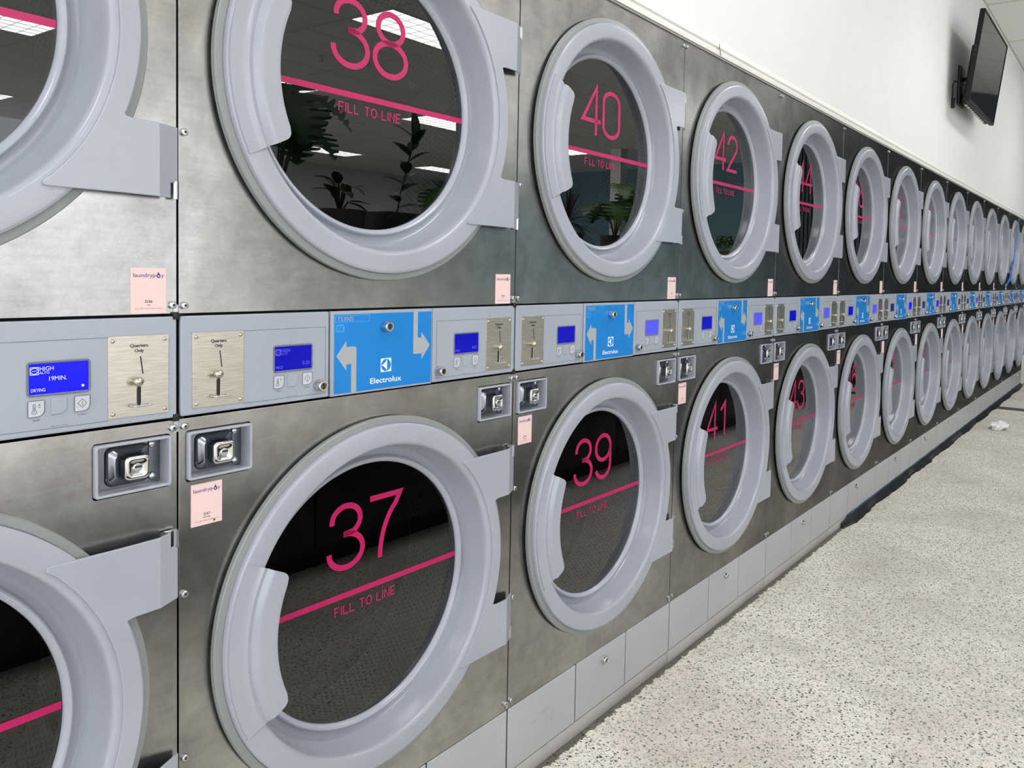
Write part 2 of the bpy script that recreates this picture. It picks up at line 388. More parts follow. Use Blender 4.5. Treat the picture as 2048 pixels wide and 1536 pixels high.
# ceiling light troffers (2 x 4 ft, louvred)
def make_troffer():
    bm = bmesh.new(); w, h = 1.18, 0.57
    add_box(bm, -w / 2, w / 2, -h / 2, -h / 2 + 0.012, -0.006, 0.0); add_box(bm, -w / 2, w / 2, h / 2 - 0.012, h / 2, -0.006, 0.0)
    add_box(bm, -w / 2, -w / 2 + 0.012, -h / 2, h / 2, -0.006, 0.0); add_box(bm, w / 2 - 0.012, w / 2, -h / 2, h / 2, -0.006, 0.0)
    fr = from_bm('light_frame', bm, M['trim'], smooth=False)
    di = box_mesh('diffuser', M['diffuser'], -w / 2 + 0.012, w / 2 - 0.012, -h / 2 + 0.012, h / 2 - 0.012, -0.003, -0.001)
    bm = bmesh.new()
    for i in range(1, 8): x = -w / 2 + w * i / 8; add_box(bm, x - 0.0015, x + 0.0015, -h / 2 + 0.01, h / 2 - 0.01, -0.010, -0.003)
    for i in range(1, 4): y = -h / 2 + h * i / 4; add_box(bm, -w / 2 + 0.01, w / 2 - 0.01, y - 0.0015, y + 0.0015, -0.010, -0.003)
    lo = from_bm('louver', bm, M['louver'], smooth=False)
    return fr, di, lo
TR = make_troffer()
for y, xs in ((-1.525, (-2.44, 1.22, 4.88, 8.54)), (-4.575, (0.0, 4.88, 9.76)), (-7.93, (2.44, 5.49, 8.54, 11.59)), (-12.2, (3.66, 6.71, 9.76, 12.81))):  # first light of the two nearest rows is unseen, added to brighten near-left
    for x in xs:
        t = thing('ceiling_light', 'square-celled fluorescent ceiling light in the tile grid', 'ceiling light', (x, y, ZC), 'ceiling lights')
        link('light_frame', TR[0], t); link('diffuser', TR[1], t); link('louver', TR[2], t)

# ------------------------------------------------------------------ meshes of one stacked dryer (x from the left seam, z absolute)
CU, CL = 0.3215 + ZF, -0.6310 + ZF      # door centres
CX = 0.395
A_ = {}
def Z(v): return v + ZF
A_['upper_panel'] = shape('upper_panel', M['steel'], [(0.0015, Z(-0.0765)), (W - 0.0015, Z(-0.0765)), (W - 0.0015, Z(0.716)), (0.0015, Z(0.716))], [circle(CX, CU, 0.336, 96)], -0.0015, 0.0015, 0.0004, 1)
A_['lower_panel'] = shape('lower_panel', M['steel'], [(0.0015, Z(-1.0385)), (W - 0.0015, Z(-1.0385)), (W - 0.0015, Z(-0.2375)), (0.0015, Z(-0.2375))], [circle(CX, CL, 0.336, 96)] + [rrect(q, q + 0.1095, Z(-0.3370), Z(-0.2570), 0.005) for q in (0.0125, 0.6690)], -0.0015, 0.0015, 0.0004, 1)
def cabinet():
    bm = bmesh.new()
    add_box(bm, 0.004, 0.012, 0.004, 1.0, 0.004, Z(0.714)); add_box(bm, W - 0.012, W - 0.004, 0.004, 1.0, 0.004, Z(0.714))
    add_box(bm, 0.012, W - 0.012, 0.99, 1.0, 0.004, Z(0.714)); add_box(bm, 0.012, W - 0.012, 0.004, 0.99, Z(0.704), Z(0.714))
    add_box(bm, 0.012, W - 0.012, 0.02, 0.99, Z(-0.2365), Z(-0.0775)); add_box(bm, 0.012, W - 0.012, 0.02, 0.99, 0.004, Z(-1.039))
    return from_bm('cabinet', bm, M['void'], smooth=False)
A_['cabinet'] = cabinet()
# doors (local to door centre)
A_['door'] = lathe('door', M['ring'], [(0.3325, 0.010), (0.3325, 0.0205), (0.3315, 0.0228), (0.3292, 0.0242), (0.326, 0.0247), (0.2990, 0.0247), (0.2955, 0.0243), (0.2925, 0.0228), (0.2903, 0.0202), (0.2890, 0.0165), (0.2880, 0.011), (0.2868, 0.000), (0.2850, -0.014), (0.2830, -0.028), (0.280, -0.037), (0.2750, -0.0410), (0.2680, -0.0415), (0.2635, -0.0390), (0.2610, -0.0320), (0.2595, -0.0275), (0.2572, -0.0260), (0.2548, -0.0268), (0.2500, -0.0310), (0.2490, -0.0345), (0.2490, -0.047), (0.300, -0.047)], 128)
A_['outer_ring'] = lathe('outer_ring', M['ring2'], [(0.300, 0.0042), (0.3435, 0.0042), (0.3458, 0.0055), (0.3462, 0.0075), (0.3455, 0.0135), (0.3440, 0.0150), (0.3330, 0.0160), (0.3330, 0.009), (0.3, 0.009)], 128, True)
A_['door_gasket'] = lathe('door_gasket', M['black'], [(0.325, -0.0015), (0.334, -0.0015), (0.334, 0.0040), (0.325, 0.0040)], 96, True)
def glass():
    bm = bmesh.new(); f = bm.faces.new([bm.verts.new((x, 0.0365, z)) for x, z in circle(0, 0, 0.249, 96)]); f.normal_update()
    if f.normal.y > 0: f.normal_flip()
    return from_bm('glass', bm, M['glass'], smooth=False, recalc=False)
A_['glass'] = glass()
def handle():
    bm = bmesh.new(); nr, na = 22, 40; r0, r1 = 0.2440, 0.3275; c = 0.017; V = []
    def dep(r):
        s = lambda a, b, v: max(0, min(1, (v - a) / (b - a))); sm = lambda q: q * q * (3 - 2 * q)
        return 0.0272 + 0.0080 * sm(1 - s(0.279, 0.291, r)) + 0.0030 * math.exp(-((r - 0.2965) / 0.0045) ** 2) - 0.0020 * sm(1 - s(0.244, 0.250, r))
    for i in range(nr + 1):
        r = r0 + (r1 - r0) * i / nr; am = math.radians(27.0)
        am0 = math.radians(26.6 + 0.0)
        a_ext = am0
        if r < r0 + c: a_ext -= (c - math.sqrt(max(0, c * c - (c - (r - r0)) ** 2))) / r
        V.append([(r, -a_ext + 2 * a_ext * k / na) for k in range(na + 1)])
    def grid(off): return [[bm.verts.new((-r * math.cos(a), -(dep(r) - off), r * math.sin(a))) for r, a in row] for row in V]
    F = grid(0.0); B = grid(0.0035)
    for G in (F, B):
        for i in range(nr):
            for k in range(na): bm.faces.new((G[i][k], G[i + 1][k], G[i + 1][k + 1], G[i][k + 1]))
    for i in range(nr):
        for k in (0, na): bm.faces.new((F[i][k], F[i + 1][k], B[i + 1][k], B[i][k]))
    for k in range(na):
        for i in (0, nr): bm.faces.new((F[i][k], F[i][k + 1], B[i][k + 1], B[i][k]))
    return from_bm('handle', bm, M['ring'], angle=40)
A_['handle'] = handle()
def bracket():
    XT = 0.379; XC = 0.354
    def rc(p, q, s, r, n=5):   # rounded corner at q between p and s
        p, q, s = Vector(p), Vector(q), Vector(s); a = (p - q).normalized(); b = (s - q).normalized(); ang = a.angle(b); d = r / math.tan(ang / 2)
        c = q + (a + b).normalized() * (r / math.sin(ang / 2)); A = q + a * d; B = q + b * d; out = []
        a0 = math.atan2(A.y - c.y, A.x - c.x); a1 = math.atan2(B.y - c.y, B.x - c.x); da = (a1 - a0 + math.pi) % (2 * math.pi) - math.pi
        return [(c.x + r * math.cos(a0 + da * i / n), c.y + r * math.sin(a0 + da * i / n)) for i in range(n + 1)]
    ri = 0.3015
    zi = 0.226; ctr = (math.sqrt(ri ** 2 - zi ** 2) - 0.006, zi)
    up = []
    up += [(XT, zi + 0.000), ]
    inner = [(ri * math.cos(a), ri * math.sin(a)) for a in [math.radians(44.5 - 89 * i / 30) for i in range(31)]]
    # upper corner near the ring, then down the inner arc, lower corner
    ptsU = rc((0.30, zi), (0.1955, zi), (inner[0][0], inner[0][1]), 0.0045)
    ptsL = [(x, -z) for x, z in ptsU][::-1]
    ro = 0.3285; zn = 0.121
    outer_arc = [(ro * math.cos(a), ro * math.sin(a)) for a in [math.radians(-20.5 + 41 * i / 16) for i in range(17)]]
    outline = [(XT - 0.010, zi + 0.001), (0.30, zi)] + ptsU + inner + ptsL + [(0.30, -zi), (XT - 0.010, -zi - 0.001), (XT - 0.010, -zi + 0.022), (XT, -zi + 0.022), (XT, -zn - 0.001)]
    outline += [(0.318, -zn)] + [(0.3085, -zn + 0.002), (0.3065, -zn + 0.006)] + outer_arc + [(0.3065, zn - 0.006), (0.3085, zn - 0.002)] + [(0.318, zn), (XT, zn + 0.001), (XT, zi - 0.022), (XT - 0.010, zi - 0.022)]
    me = shape('hinge_bracket', M['ring'], outline[::-1], (), 0.0235, 0.0045, 0.0012, 2)
    bm = bmesh.new(); bm.from_mesh(me); bpy.data.meshes.remove(me)
    for xc in (XC, XC + 0.004): bmesh.ops.bisect_plane(bm, geom=bm.verts[:] + bm.edges[:] + bm.faces[:], plane_co=(xc, 0, 0), plane_no=(1, 0, 0))
    for v in bm.verts:
        if v.co.x > XC:
            k = (v.co.x - XC) / (XT - XC); v.co.y += 0.0175 * k; v.co.x = XC + (v.co.x - XC) * (0.390 - XC) / (XT - XC)
    return from_bm('hinge_bracket', bm, M['ring'], angle=25)
A_['hinge_bracket'] = bracket()
def hinge_pin():
    bm = bmesh.new(); tube(bm, [(0, 0, -0.013), (0, 0, 0.013)], 0.0055, 14); add_box(bm, -0.016, 0.0, 0.000, 0.004, 0.010, 0.0135, 0.0006)
    return from_bm('hinge_pin', bm, M['zinc'])
A_['hinge_pin'] = hinge_pin()
def drum():
    bm = bmesh.new(); seg = 64; uv = bm.loops.layers.uv.new('UVMap')
    def band(r0, d0, r1, d1, flat=False):
        a = [bm.verts.new((r0 * math.cos(2 * math.pi * i / seg), -d0, r0 * math.sin(2 * math.pi * i / seg))) for i in range(seg)]
        b = [bm.verts.new((r1 * math.cos(2 * math.pi * i / seg), -d1, r1 * math.sin(2 * math.pi * i / seg))) for i in range(seg)]
        for i in range(seg):
            j = (i + 1) % seg; f = bm.faces.new((a[i], b[i], b[j], a[j]))
            for lp, (v, ii, dd) in zip(f.loops, ((a[i], i, d0), (b[i], i, d1), (b[j], i + 1, d1), (a[j], i + 1, d0))):
                lp[uv].uv = (v.co.x, v.co.z) if flat else (ii / seg * 2 * math.pi * 0.30, dd)
    band(0.30, -0.058, 0.30, -0.235)
    return from_bm('drum', bm, M['drum'], recalc=False)
A_['drum'] = drum()
A_['drum_back'] = lathe('drum_back', M['void'], [(0.3005, -0.234), (0.30, -0.70), (0.0, -0.70)], 64)
A_['drum_front'] = lathe('drum_collar', M['void'], [(0.334, -0.048), (0.296, -0.050), (0.296, -0.058), (0.334, -0.058)], 64, True)

# digits and letters drawn with an even stroke
DW, DH, DT = 0.0790, 0.1190, 0.0112
def dig(ch):
    S = lambda pts: [(x * DW, z * DH) for x, z in pts]
    if ch == '0': return [(S(arc(.5, .76, .5, .24, 0, 180, 16) + arc(.5, .24, .5, .24, 180, 360, 16)), True)]
    if ch == '1': return [S([(.18, .78), (.62, 1.0), (.62, 0)])]
    if ch == '2': return [S(arc(.5, .73, .46, .27, 178, -28, 18) + [(.02, .0)] + [(1.0, 0.0)])]
    if ch == '3': return [S(arc(.50, .765, .42, .235, 188, -62, 20) + [(.42, .54)]), S([(.42, .54), (.60, .54)] + arc(.50, .27, .50, .27, 62, -182, 20))]
    if ch == '4': return [S([(.78, -.04), (.78, 1.02), (.0, .27), (1.06, .27)])]
    if ch == '5': return [S([(.92, 1.0), (.20, 1.0), (.08, .50)] + arc(.50, .32, .50, .33, 138, -168, 20))]
    if ch == '6': return [S([(.82, 1.02), (.22, .52)]), (S(arc(.5, .31, .48, .31, 0, 360, 28)[:-1]), True)]
    if ch == '7': return [S([(.0, 1.0), (.98, 1.0), (.80, .80), (.55, .45), (.36, -.04)][0:2] + arc(1.35, -.05, 1.02, 1.02, 121, 179, 10))]
    if ch == '8': return [(S(arc(.5, .765, .40, .235, 0, 360, 24)[:-1]), True), (S(arc(.5, .265, .50, .265, 0, 360, 28)[:-1]), True)]
    if ch == '9': return [(S(arc(.5, .71, .46, .29, 0, 360, 28)[:-1]), True), S(arc(.5, .29, .46, .29, -160, 0, 12) + [(.96, .71)])]
DIG = {}
def digit_mesh(ch):
    if ch not in DIG: DIG[ch] = ribbons('digit', M['pink'], dig(ch), DT, 0.0, 0.0004)
    return DIG[ch]
def lettering(skip_i=False):
    bm = bmesh.new(); h, w, t = 0.0165, 0.0095, 0.0021
    G = {'F': ([[(0, 0), (0, 1), (1, 1)], [(0, .5), (.85, .5)]], 1), 'I': ([[(0, 0), (0, 1)]], 0), 'L': ([[(0, 1), (0, 0), (1, 0)]], .95), 'T': ([[(0, 1), (1.1, 1)], [(.55, 0), (.55, 1)]], 1.1),
         'O': ([arc(.6, .5, .6, .5, 0, 360, 20)], 1.2), 'N': ([[(0, 0), (0, 1), (1.05, 0), (1.05, 1)]], 1.05), 'E': ([[(1, 0), (0, 0), (0, 1), (1, 1)], [(0, .5), (.85, .5)]], 1)}
    x = 0; first = True
    for ch in 'FILL TO LINE':
        if ch == ' ': x += 0.0080; continue
        paths, adv = G[ch]
        if not (skip_i and ch == 'I' and first):
            for p in paths:
                q = [(x + a * w, b * h) for a, b in p]; ribbon_into(bm, q, t, ch == 'O', 0.0, 0.0004)
        if ch == 'I': first = False
        x += adv * w + 0.0047
    k = 0.148 / (x - 0.0047)
    for v in bm.verts: v.co.x *= k
    return from_bm('lettering', bm, M['pink'], smooth=False)
A_['lettering'] = lettering(); A_['lettering_missing'] = lettering(True)
A_['fill_line'] = box_mesh('fill_line', M['pink'], -0.2475, 0.2475, -0.0004, 0.0, -0.0055, 0.0055)

# control strip
def ctl(x0, x1, inner):
    return shape('control_panel', M['panel'], rrect(x0, x1, Z(-0.2335), Z(-0.0805), 0.003), (), -0.004, 0.0075, 0.0022, 2)
A_['ctl_l'] = ctl(0.003, 0.2725, 0); A_['ctl_r'] = ctl(0.5270, 0.787, 0)
A_['inlay_l'] = ribbons('inlay_line', M['greyink'], [[(0.106, Z(-0.1075)), (0.2645, Z(-0.1075)), (0.2645, Z(-0.2255)), (0.106, Z(-0.2255))], [(0.018, Z(-0.1065)), (0.106, Z(-0.1065))]], 0.0008, 0.0035, 0.0002)
A_['inlay_r'] = ribbons('inlay_line', M['greyink'], [[(0.689, Z(-0.1075)), (0.5385, Z(-0.1075)), (0.5385, Z(-0.2255)), (0.689, Z(-0.2255))], [(0.689, Z(-0.1065)), (0.773, Z(-0.1065))]], 0.0008, 0.0035, 0.0002)
A_['display'] = shape('display', M['bezel'], rrect(0, 0.0775, -0.0465, 0, 0.005), [rrect(0.0025, 0.075, -0.0435, -0.003, 0.0012)], 0.0030, 0.0022, 0.0008)
SCR = {k: box_mesh('screen', M[k], 0.0022, 0.0753, -0.0044, -0.0034, -0.0438, -0.0028) for k in ('lcd_bright', 'lcd_blue', 'lcd_violet', 'lcd_navy')}
def button(kind):
    r = (0.0015, 0.009, 0.0015, 0.0015)
    bm = bmesh.new()
    me = shape('button', M['cap'], rrect(0, 0.0195, -0.0215, 0, rs=r), (), 0.0030, 0.0016, 0.0005); return me
A_['button'] = button(0)
A_['bump'] = shape('button', M['panel'], rrect(0, 0.0195, -0.0215, 0, rs=(0.001, 0.010, 0.001, 0.001)), (), 0.0030, 0.0022, 0.0010)
A_['button_ring'] = ribbons('outline', M['greyink'], [(rrect(0, 0.0195, -0.0215, 0, rs=(0.0015, 0.009, 0.0015, 0.0015)), True)], 0.0009, 0.0046, 0.0002)
A_['icon_start'] = ribbons('symbol', M['greyink'], [([(0.0098, -0.0045), (0.0155, -0.0105), (0.0098, -0.0165), (0.0041, -0.0105)], True), [(0.0098, -0.0075), (0.0098, -0.0135)]], 0.0007, 0.0046, 0.0002)
A_['icon_temp'] = ribbons('symbol', M['greyink'], [([(0.0060, -0.0125), (0.0060, -0.006)] + arc(0.0073, -0.006, 0.0013, 0.0013, 180, 0, 6) + [(0.0086, -0.0125)] + arc(0.0073, -0.0150, 0.0027, 0.0027, 60, -240, 12), True), [(0.0073, -0.008), (0.0073, -0.0155)], [(0.0118, -0.0060), (0.0150, -0.0060)], [(0.0134, -0.0044), (0.0134, -0.0076)], [(0.0118, -0.0092), (0.0150, -0.0092)]], 0.0007, 0.0046, 0.0002)
A_['t_temp'] = text('button_text', M['greyink'], 'TEMP', 0.0095, -0.0275, 0.0026, 0.0098, 0.0036)
A_['t_start'] = text('button_text', M['greyink'], 'START', 0.0098, -0.0275, 0.0026, 0.0115, 0.0036)
A_['t_code'] = text('part_number', M['greyink'], '487 05 11 60 40', 0, 0, 0.0016, 0.0200, 0.0036)
# coin slide
A_['coin_plate'] = shape('coin_plate', M['plate'], rrect(0, 0.0855, -0.1170, 0, 0.0012), [rrect(0.0392, 0.0452, -0.1010, -0.0740, 0.0028)], 0.0030, 0.0018, 0.0004)
A_['rivet'] = lathe('rivet', M['brass'], [(0, 0.0078), (0.0015, 0.0074), (0.0029, 0.0058), (0.0032, 0.0046)], 14)
A_['knob'] = lathe('knob', M['brass'], [(0, 0.0215), (0.0033, 0.0208), (0.0060, 0.0188), (0.0071, 0.0160), (0.0064, 0.0125), (0.0045, 0.0100), (0.0042, 0.0045)], 20)
A_['slot'] = shape('coin_slot', M['black'], [(0.0435, -0.0300), (0.0452, -0.0300), (0.0487, -0.0560), (0.0470, -0.0560)], (), 0.0047, 0.0003)
A_['slot_back'] = box_mesh('slide_slot', M['black'], 0.0388, 0.0456, -0.0040, -0.0032, -0.1015, -0.0735)
def lever():
    bm = bmesh.new(); tube(bm, [(0.0285, -0.006, -0.1012), (0.0290, -0.017, -0.1005), (0.0310, -0.0195, -0.1004), (0.0530, -0.0195, -0.1004), (0.0550, -0.017, -0.1005), (0.0555, -0.006, -0.1012)], 0.0013, 8)
    tube(bm, [(0.0422, -0.004, -0.1015), (0.0422, -0.0195, -0.1008)], 0.0012, 6)
    return from_bm('lever', bm, M['zinc'])
A_['lever'] = lever()
A_['t_quarters'] = text('lettering', M['ink'], 'Quarters', 0.0425, -0.0165, 0.0048, 0.0255, 0.0049, bold=0.022)
A_['t_only'] = text('lettering', M['ink'], 'Only', 0.0425, -0.0240, 0.0048, 0.0130, 0.0049, bold=0.022)
def cyl_lock(r=0.0100, d=0.013):
    return lathe('lock', M['chrome'], [(0.0, d - 0.0012), (r * 0.62, d - 0.0012), (r * 0.66, d), (r * 0.86, d), (r * 0.95, d - 0.001), (r, d - 0.003), (r * 1.05, 0.003)], 28)
A_['lock'] = cyl_lock(0.0098, 0.0175)
A_['lock_face'] = lathe('lock_face', M['keyway'], [(0.0, 0.0168), (0.0062, 0.0166)], 20)
A_['keyhole'] = box_mesh('keyhole', M['black'], -0.0012, 0.0012, -0.0174, -0.0167, -0.0042, 0.0042)
# blue coin-box door
A_['service_door'] = shape('service_door', M['panel'], rrect(0.2755, 0.5245, Z(-0.2345), Z(-0.0805), 0.002), (), -0.004, 0.0085, 0.0015)
A_['blue'] = shape('blue_label', M['blue'], rrect(0.2825, 0.5215, Z(-0.2305), Z(-0.0865), 0.001), (), 0.0045, 0.0005)
AD = 0.0050
A_['arrow_l'] = shape('arrow', M['arrow'], [(0.2870, Z(-0.162)), (0.3090, Z(-0.1350)), (0.3090, Z(-0.1460))] + [(0.3280, Z(-0.1465)), (0.3308, Z(-0.1475)), (0.3320, Z(-0.1505))] + [(0.3320, Z(-0.2305)), (0.3205, Z(-0.2305)), (0.3205, Z(-0.1780)), (0.3095, Z(-0.1780)), (0.3095, Z(-0.1895))], (), AD, 0.0002)
A_['arrow_r'] = shape('arrow', M['arrow'], [(0.4725, Z(-0.0865)), (0.4840, Z(-0.0865)), (0.4840, Z(-0.1385)), (0.4940, Z(-0.1385)), (0.4940, Z(-0.1275)), (0.5175, Z(-0.1545)), (0.4955, Z(-0.1815)), (0.4950, Z(-0.1705)), (0.4765, Z(-0.1705)), (0.4737, Z(-0.1695)), (0.4725, Z(-0.1668))], (), AD, 0.0002)
A_['logo'] = shape('logo', M['white'], rrect(0.3900, 0.4158, Z(-0.1995), Z(-0.1735), 0.0001), (), AD, 0.0002)
def logo_fig():
    cx, cz, r = 0.4029, Z(-0.1865), 0.0118
    A = shape('logo_disc', M['blue'], circle(cx, cz, r, 40), (), AD + 0.0002, 0.0002)
    pts = []
    tip = (cx - r, cz); up = (cx + 0.0022, cz + r * 0.97); dn = (cx + 0.0022, cz - r * 0.97)
    def q(a, b, c, n=8): return [((1 - t) ** 2 * a[0] + 2 * t * (1 - t) * b[0] + t * t * c[0], (1 - t) ** 2 * a[1] + 2 * t * (1 - t) * b[1] + t * t * c[1]) for t in [i / n for i in range(n)]]
    pts = q(tip, (cx - 0.0025, cz + 0.0025), up) + [up, dn] + q(dn, (cx - 0.0025, cz - 0.0025), tip)[1:]
    B = shape('logo_star', M['white'], pts, (), AD + 0.0004, 0.0002)
    C = shape('logo_leaf', M['blue'], arc(cx - 0.003, cz, 0.0125, 0.0104, -72, 72, 12), (), AD + 0.0006, 0.0002)
    return A, B
A_['logo_disc'], A_['logo_star'] = logo_fig()
A_['brand'] = text('brand_lettering', M['white'], 'Electrolux', 0.4025, Z(-0.2195), 0.0108, 0.0770, AD, bold=0.012)
A_['badge'] = ribbons('badge_outline', M['skyprint'], [(rrect(0.2845, 0.3615, Z(-0.1005), Z(-0.0885), 0.001), True)], 0.0007, AD, 0.0002)
A_['model'] = text('model_lettering', M['arrow'], 'T5300S', 0.2880, Z(-0.0985), 0.0082, 0.0365, AD + 0.0001, 'LEFT', bold=0.004)
A_['book'] = ribbons('book_symbol', M['skyprint'], [[(0.2865, Z(-0.1185)), (0.2865, Z(-0.1065)), (0.3035, Z(-0.1065)), (0.3035, Z(-0.1185))], ([(0.2885, Z(-0.1165)), (0.2885, Z(-0.1060)), (0.2900, Z(-0.1050)), (0.2950, Z(-0.1055)), (0.3000, Z(-0.1050)), (0.3015, Z(-0.1060)), (0.3015, Z(-0.1165))], True), [(0.2950, Z(-0.1055)), (0.2950, Z(-0.1165))], [(0.2865, Z(-0.1185)), (0.3035, Z(-0.1185))]], 0.0008, AD, 0.0002)
# door lock housings
def lockbox():
    O = rrect(0, 0.1075, -0.0755, 0, 0.004); I = rrect(0.0042, 0.1033, -0.0713, -0.0042, 0.0025)
    return shape('lock_housing', M['ring'], O, [I], -0.0250, 0.0320, 0.0014, 2)
A_['lock_housing'] = lockbox()
A_['mount_plate'] = box_mesh('mounting_plate', M['darkzinc'], 0.002, 0.1056, 0.0195, 0.0215, -0.0716, -0.0040)
def bolt(prof, m, name):
    bm = bmesh.new()
    def rr(a, b, r, y): return [bm.verts.new((x, -y, z)) for x, z in rrect(-a, a, -b, b, r, 6)]
    R = [rr(*p) for p in prof]
    for A, B in zip(R[:-1], R[1:]):
        n = len(A)
        for i in range(n): bm.faces.new((A[i], A[(i + 1) % n], B[(i + 1) % n], B[i]))
    bm.faces.new(R[-1]); return from_bm(name, bm, m, angle=60)
A_['lock_pad'] = bolt([(0.0310, 0.0290, 0.010, 0.0008), (0.0300, 0.0280, 0.010, 0.0035), (0.0270, 0.0255, 0.010, 0.0058), (0.0215, 0.0210, 0.009, 0.0075), (0.0185, 0.0180, 0.008, 0.0110), (0.0172, 0.0168, 0.007, 0.0180), (0.0168, 0.0165, 0.007, 0.0235)], M['darkchrome'], 'lock_body')
A_['lock_tip'] = bolt([(0.0170, 0.0166, 0.0068, 0.0235), (0.0176, 0.0172, 0.0070, 0.0260), (0.0178, 0.0174, 0.0070, 0.0290), (0.0172, 0.0168, 0.0068, 0.0308), (0.0160, 0.0156, 0.0064, 0.0318), (0.0135, 0.0132, 0.0056, 0.0322), (0.0110, 0.0108, 0.0050, 0.0318), (0.0090, 0.0088, 0.0042, 0.0308)], M['chrome'], 'lock_tip')
A_['lock_core'] = lathe('lock_core', M['zinc'], [(0, 0.0325), (0.0055, 0.0325), (0.0062, 0.0318), (0.0062, 0.0305)], 24)
A_['core_slot'] = box_mesh('lock_slot', M['black'], -0.0050, 0.0050, -0.0329, -0.0324, 0.0004, 0.0030)
A_['plate_screw'] = lathe('plate_screw', M['zinc'], [(0, 0.0055), (0.003, 0.0052), (0.0052, 0.0036), (0.0058, 0.0012)], 16)
A_['screw'] = lathe('screw', M['zinc'], [(0, 0.0035), (0.0020, 0.0035), (0.0021, 0.0058), (0.0042, 0.0056), (0.0054, 0.0044), (0.0056, 0.0028), (0.0052, 0.0)], 18)
A_['socket'] = lathe('screw_socket', M['ink'], [(0, 0.0038), (0.0020, 0.0038)], 6)
A_['tie'] = box_mesh('tie_plate', M['zinc'], -0.0035, 0.0035, -0.0015, -0.0002, -0.013, 0.003)
A_['clip'] = box_mesh('corner_clip', M['black'], -0.0045, 0.0045, -0.0055, -0.0002, -0.005, 0.006, bev=0.001)
# kick panels
def kp(x0, x1): return shape('kick_panel', M['kick'], rrect(x0, x1, Z(-1.1955), Z(-1.0400), 0.0015), (), -0.0020, 0.0035, 0.0012)
A_['kick'] = [kp(0.0025, 0.2775), kp(0.2820, 0.5270), kp(0.5310, 0.7875)]
A_['plinth'] = box_mesh('plinth', M['plinth'], 0.002, 0.788, 0.0015, 0.02, 0.0, Z(-1.1995), bev=0.0012)
# stickers
def sticker(): return box_mesh('payment_sticker', M['paper'], 0, 0.0510, -0.0004, 0, -0.0665, 0)
A_['sticker'] = sticker()
A_['t_pay'] = text('sticker_title', M['navy'], 'laundryp   y', 0.0255, -0.0135, 0.0062, 0.0440, 0.0004)
def drop():
    c = arc(0, 0, 0.0030, 0.0030, -230, 50, 12); return shape('sticker_drop', M['navy'], c + [(0, 0.0062)], [circle(0, 0, 0.0014, 12)[::-1]], 0.0005, 0.0002)
A_['drop'] = drop()
A_['t_scan'] = text('sticker_note', M['greyink'], 'Scan QR code to get started', 0.0255, -0.0600, 0.0016, 0.0390, 0.0004)
A_['t_top'] = text('sticker_place', M['ink'], 'TOP', 0.0255, -0.0555, 0.0020, 0.0052, 0.0004, bold=0.01)
A_['t_bottom'] = text('sticker_place', M['ink'], 'BOTTOM', 0.0255, -0.0555, 0.0020, 0.0108, 0.0004, bold=0.01)
A_['dot'] = shape('sticker_dot', M['green'], circle(0.0378, -0.0620, 0.0020, 14), (), 0.0005, 0.0002)

LCD_L = {-1: 'lcd_blue', 0: 'lcd_blue', 1: 'lcd_blue', 2: 'lcd_blue', 3: 'lcd_blue', 4: 'lcd_blue'}
LCD_R = {-1: 'lcd_bright', 0: 'lcd_blue', 1: 'lcd_violet', 2: 'lcd_violet', 3: 'lcd_violet', 4: 'lcd_violet', 5: 'lcd_bright', 6: 'lcd_bright', 8: 'lcd_bright', 9: 'lcd_violet'}

def build_door(root, cz, num, upper, n):
    d = link('door', A_['door'], root, (CX, 0, cz))
    link('outer_ring', A_['outer_ring'], d); link('door_gasket', A_['door_gasket'], d); link('glass', A_['glass'], d)
    link('handle', A_['handle'], d)
    link('hinge_bracket', A_['hinge_bracket'], d)
    for s in (1, -1): link('hinge_pin', A_['hinge_pin'], d, (0.3865, -0.0085, s * 0.2145))
    z0 = 0.0455 if upper else 0.0505; gy = -(-0.0345) - 0.0003
    for k, ch in enumerate(str(num)):
        x = -0.0885 + k * 0.0965 + (0.0 if ch != '1' else -0.004)
        link('digit', digit_mesh(ch), d, (x, 0.0363, z0 + (0.006)))
    link('fill_line', A_['fill_line'], d, (0, 0.0363, -0.0015 if upper else 0.002))
    link('lettering', A_['lettering_missing'] if num == 40 else A_['lettering'], d, (-0.0745, 0.0363, -0.0345 if upper else -0.0335))
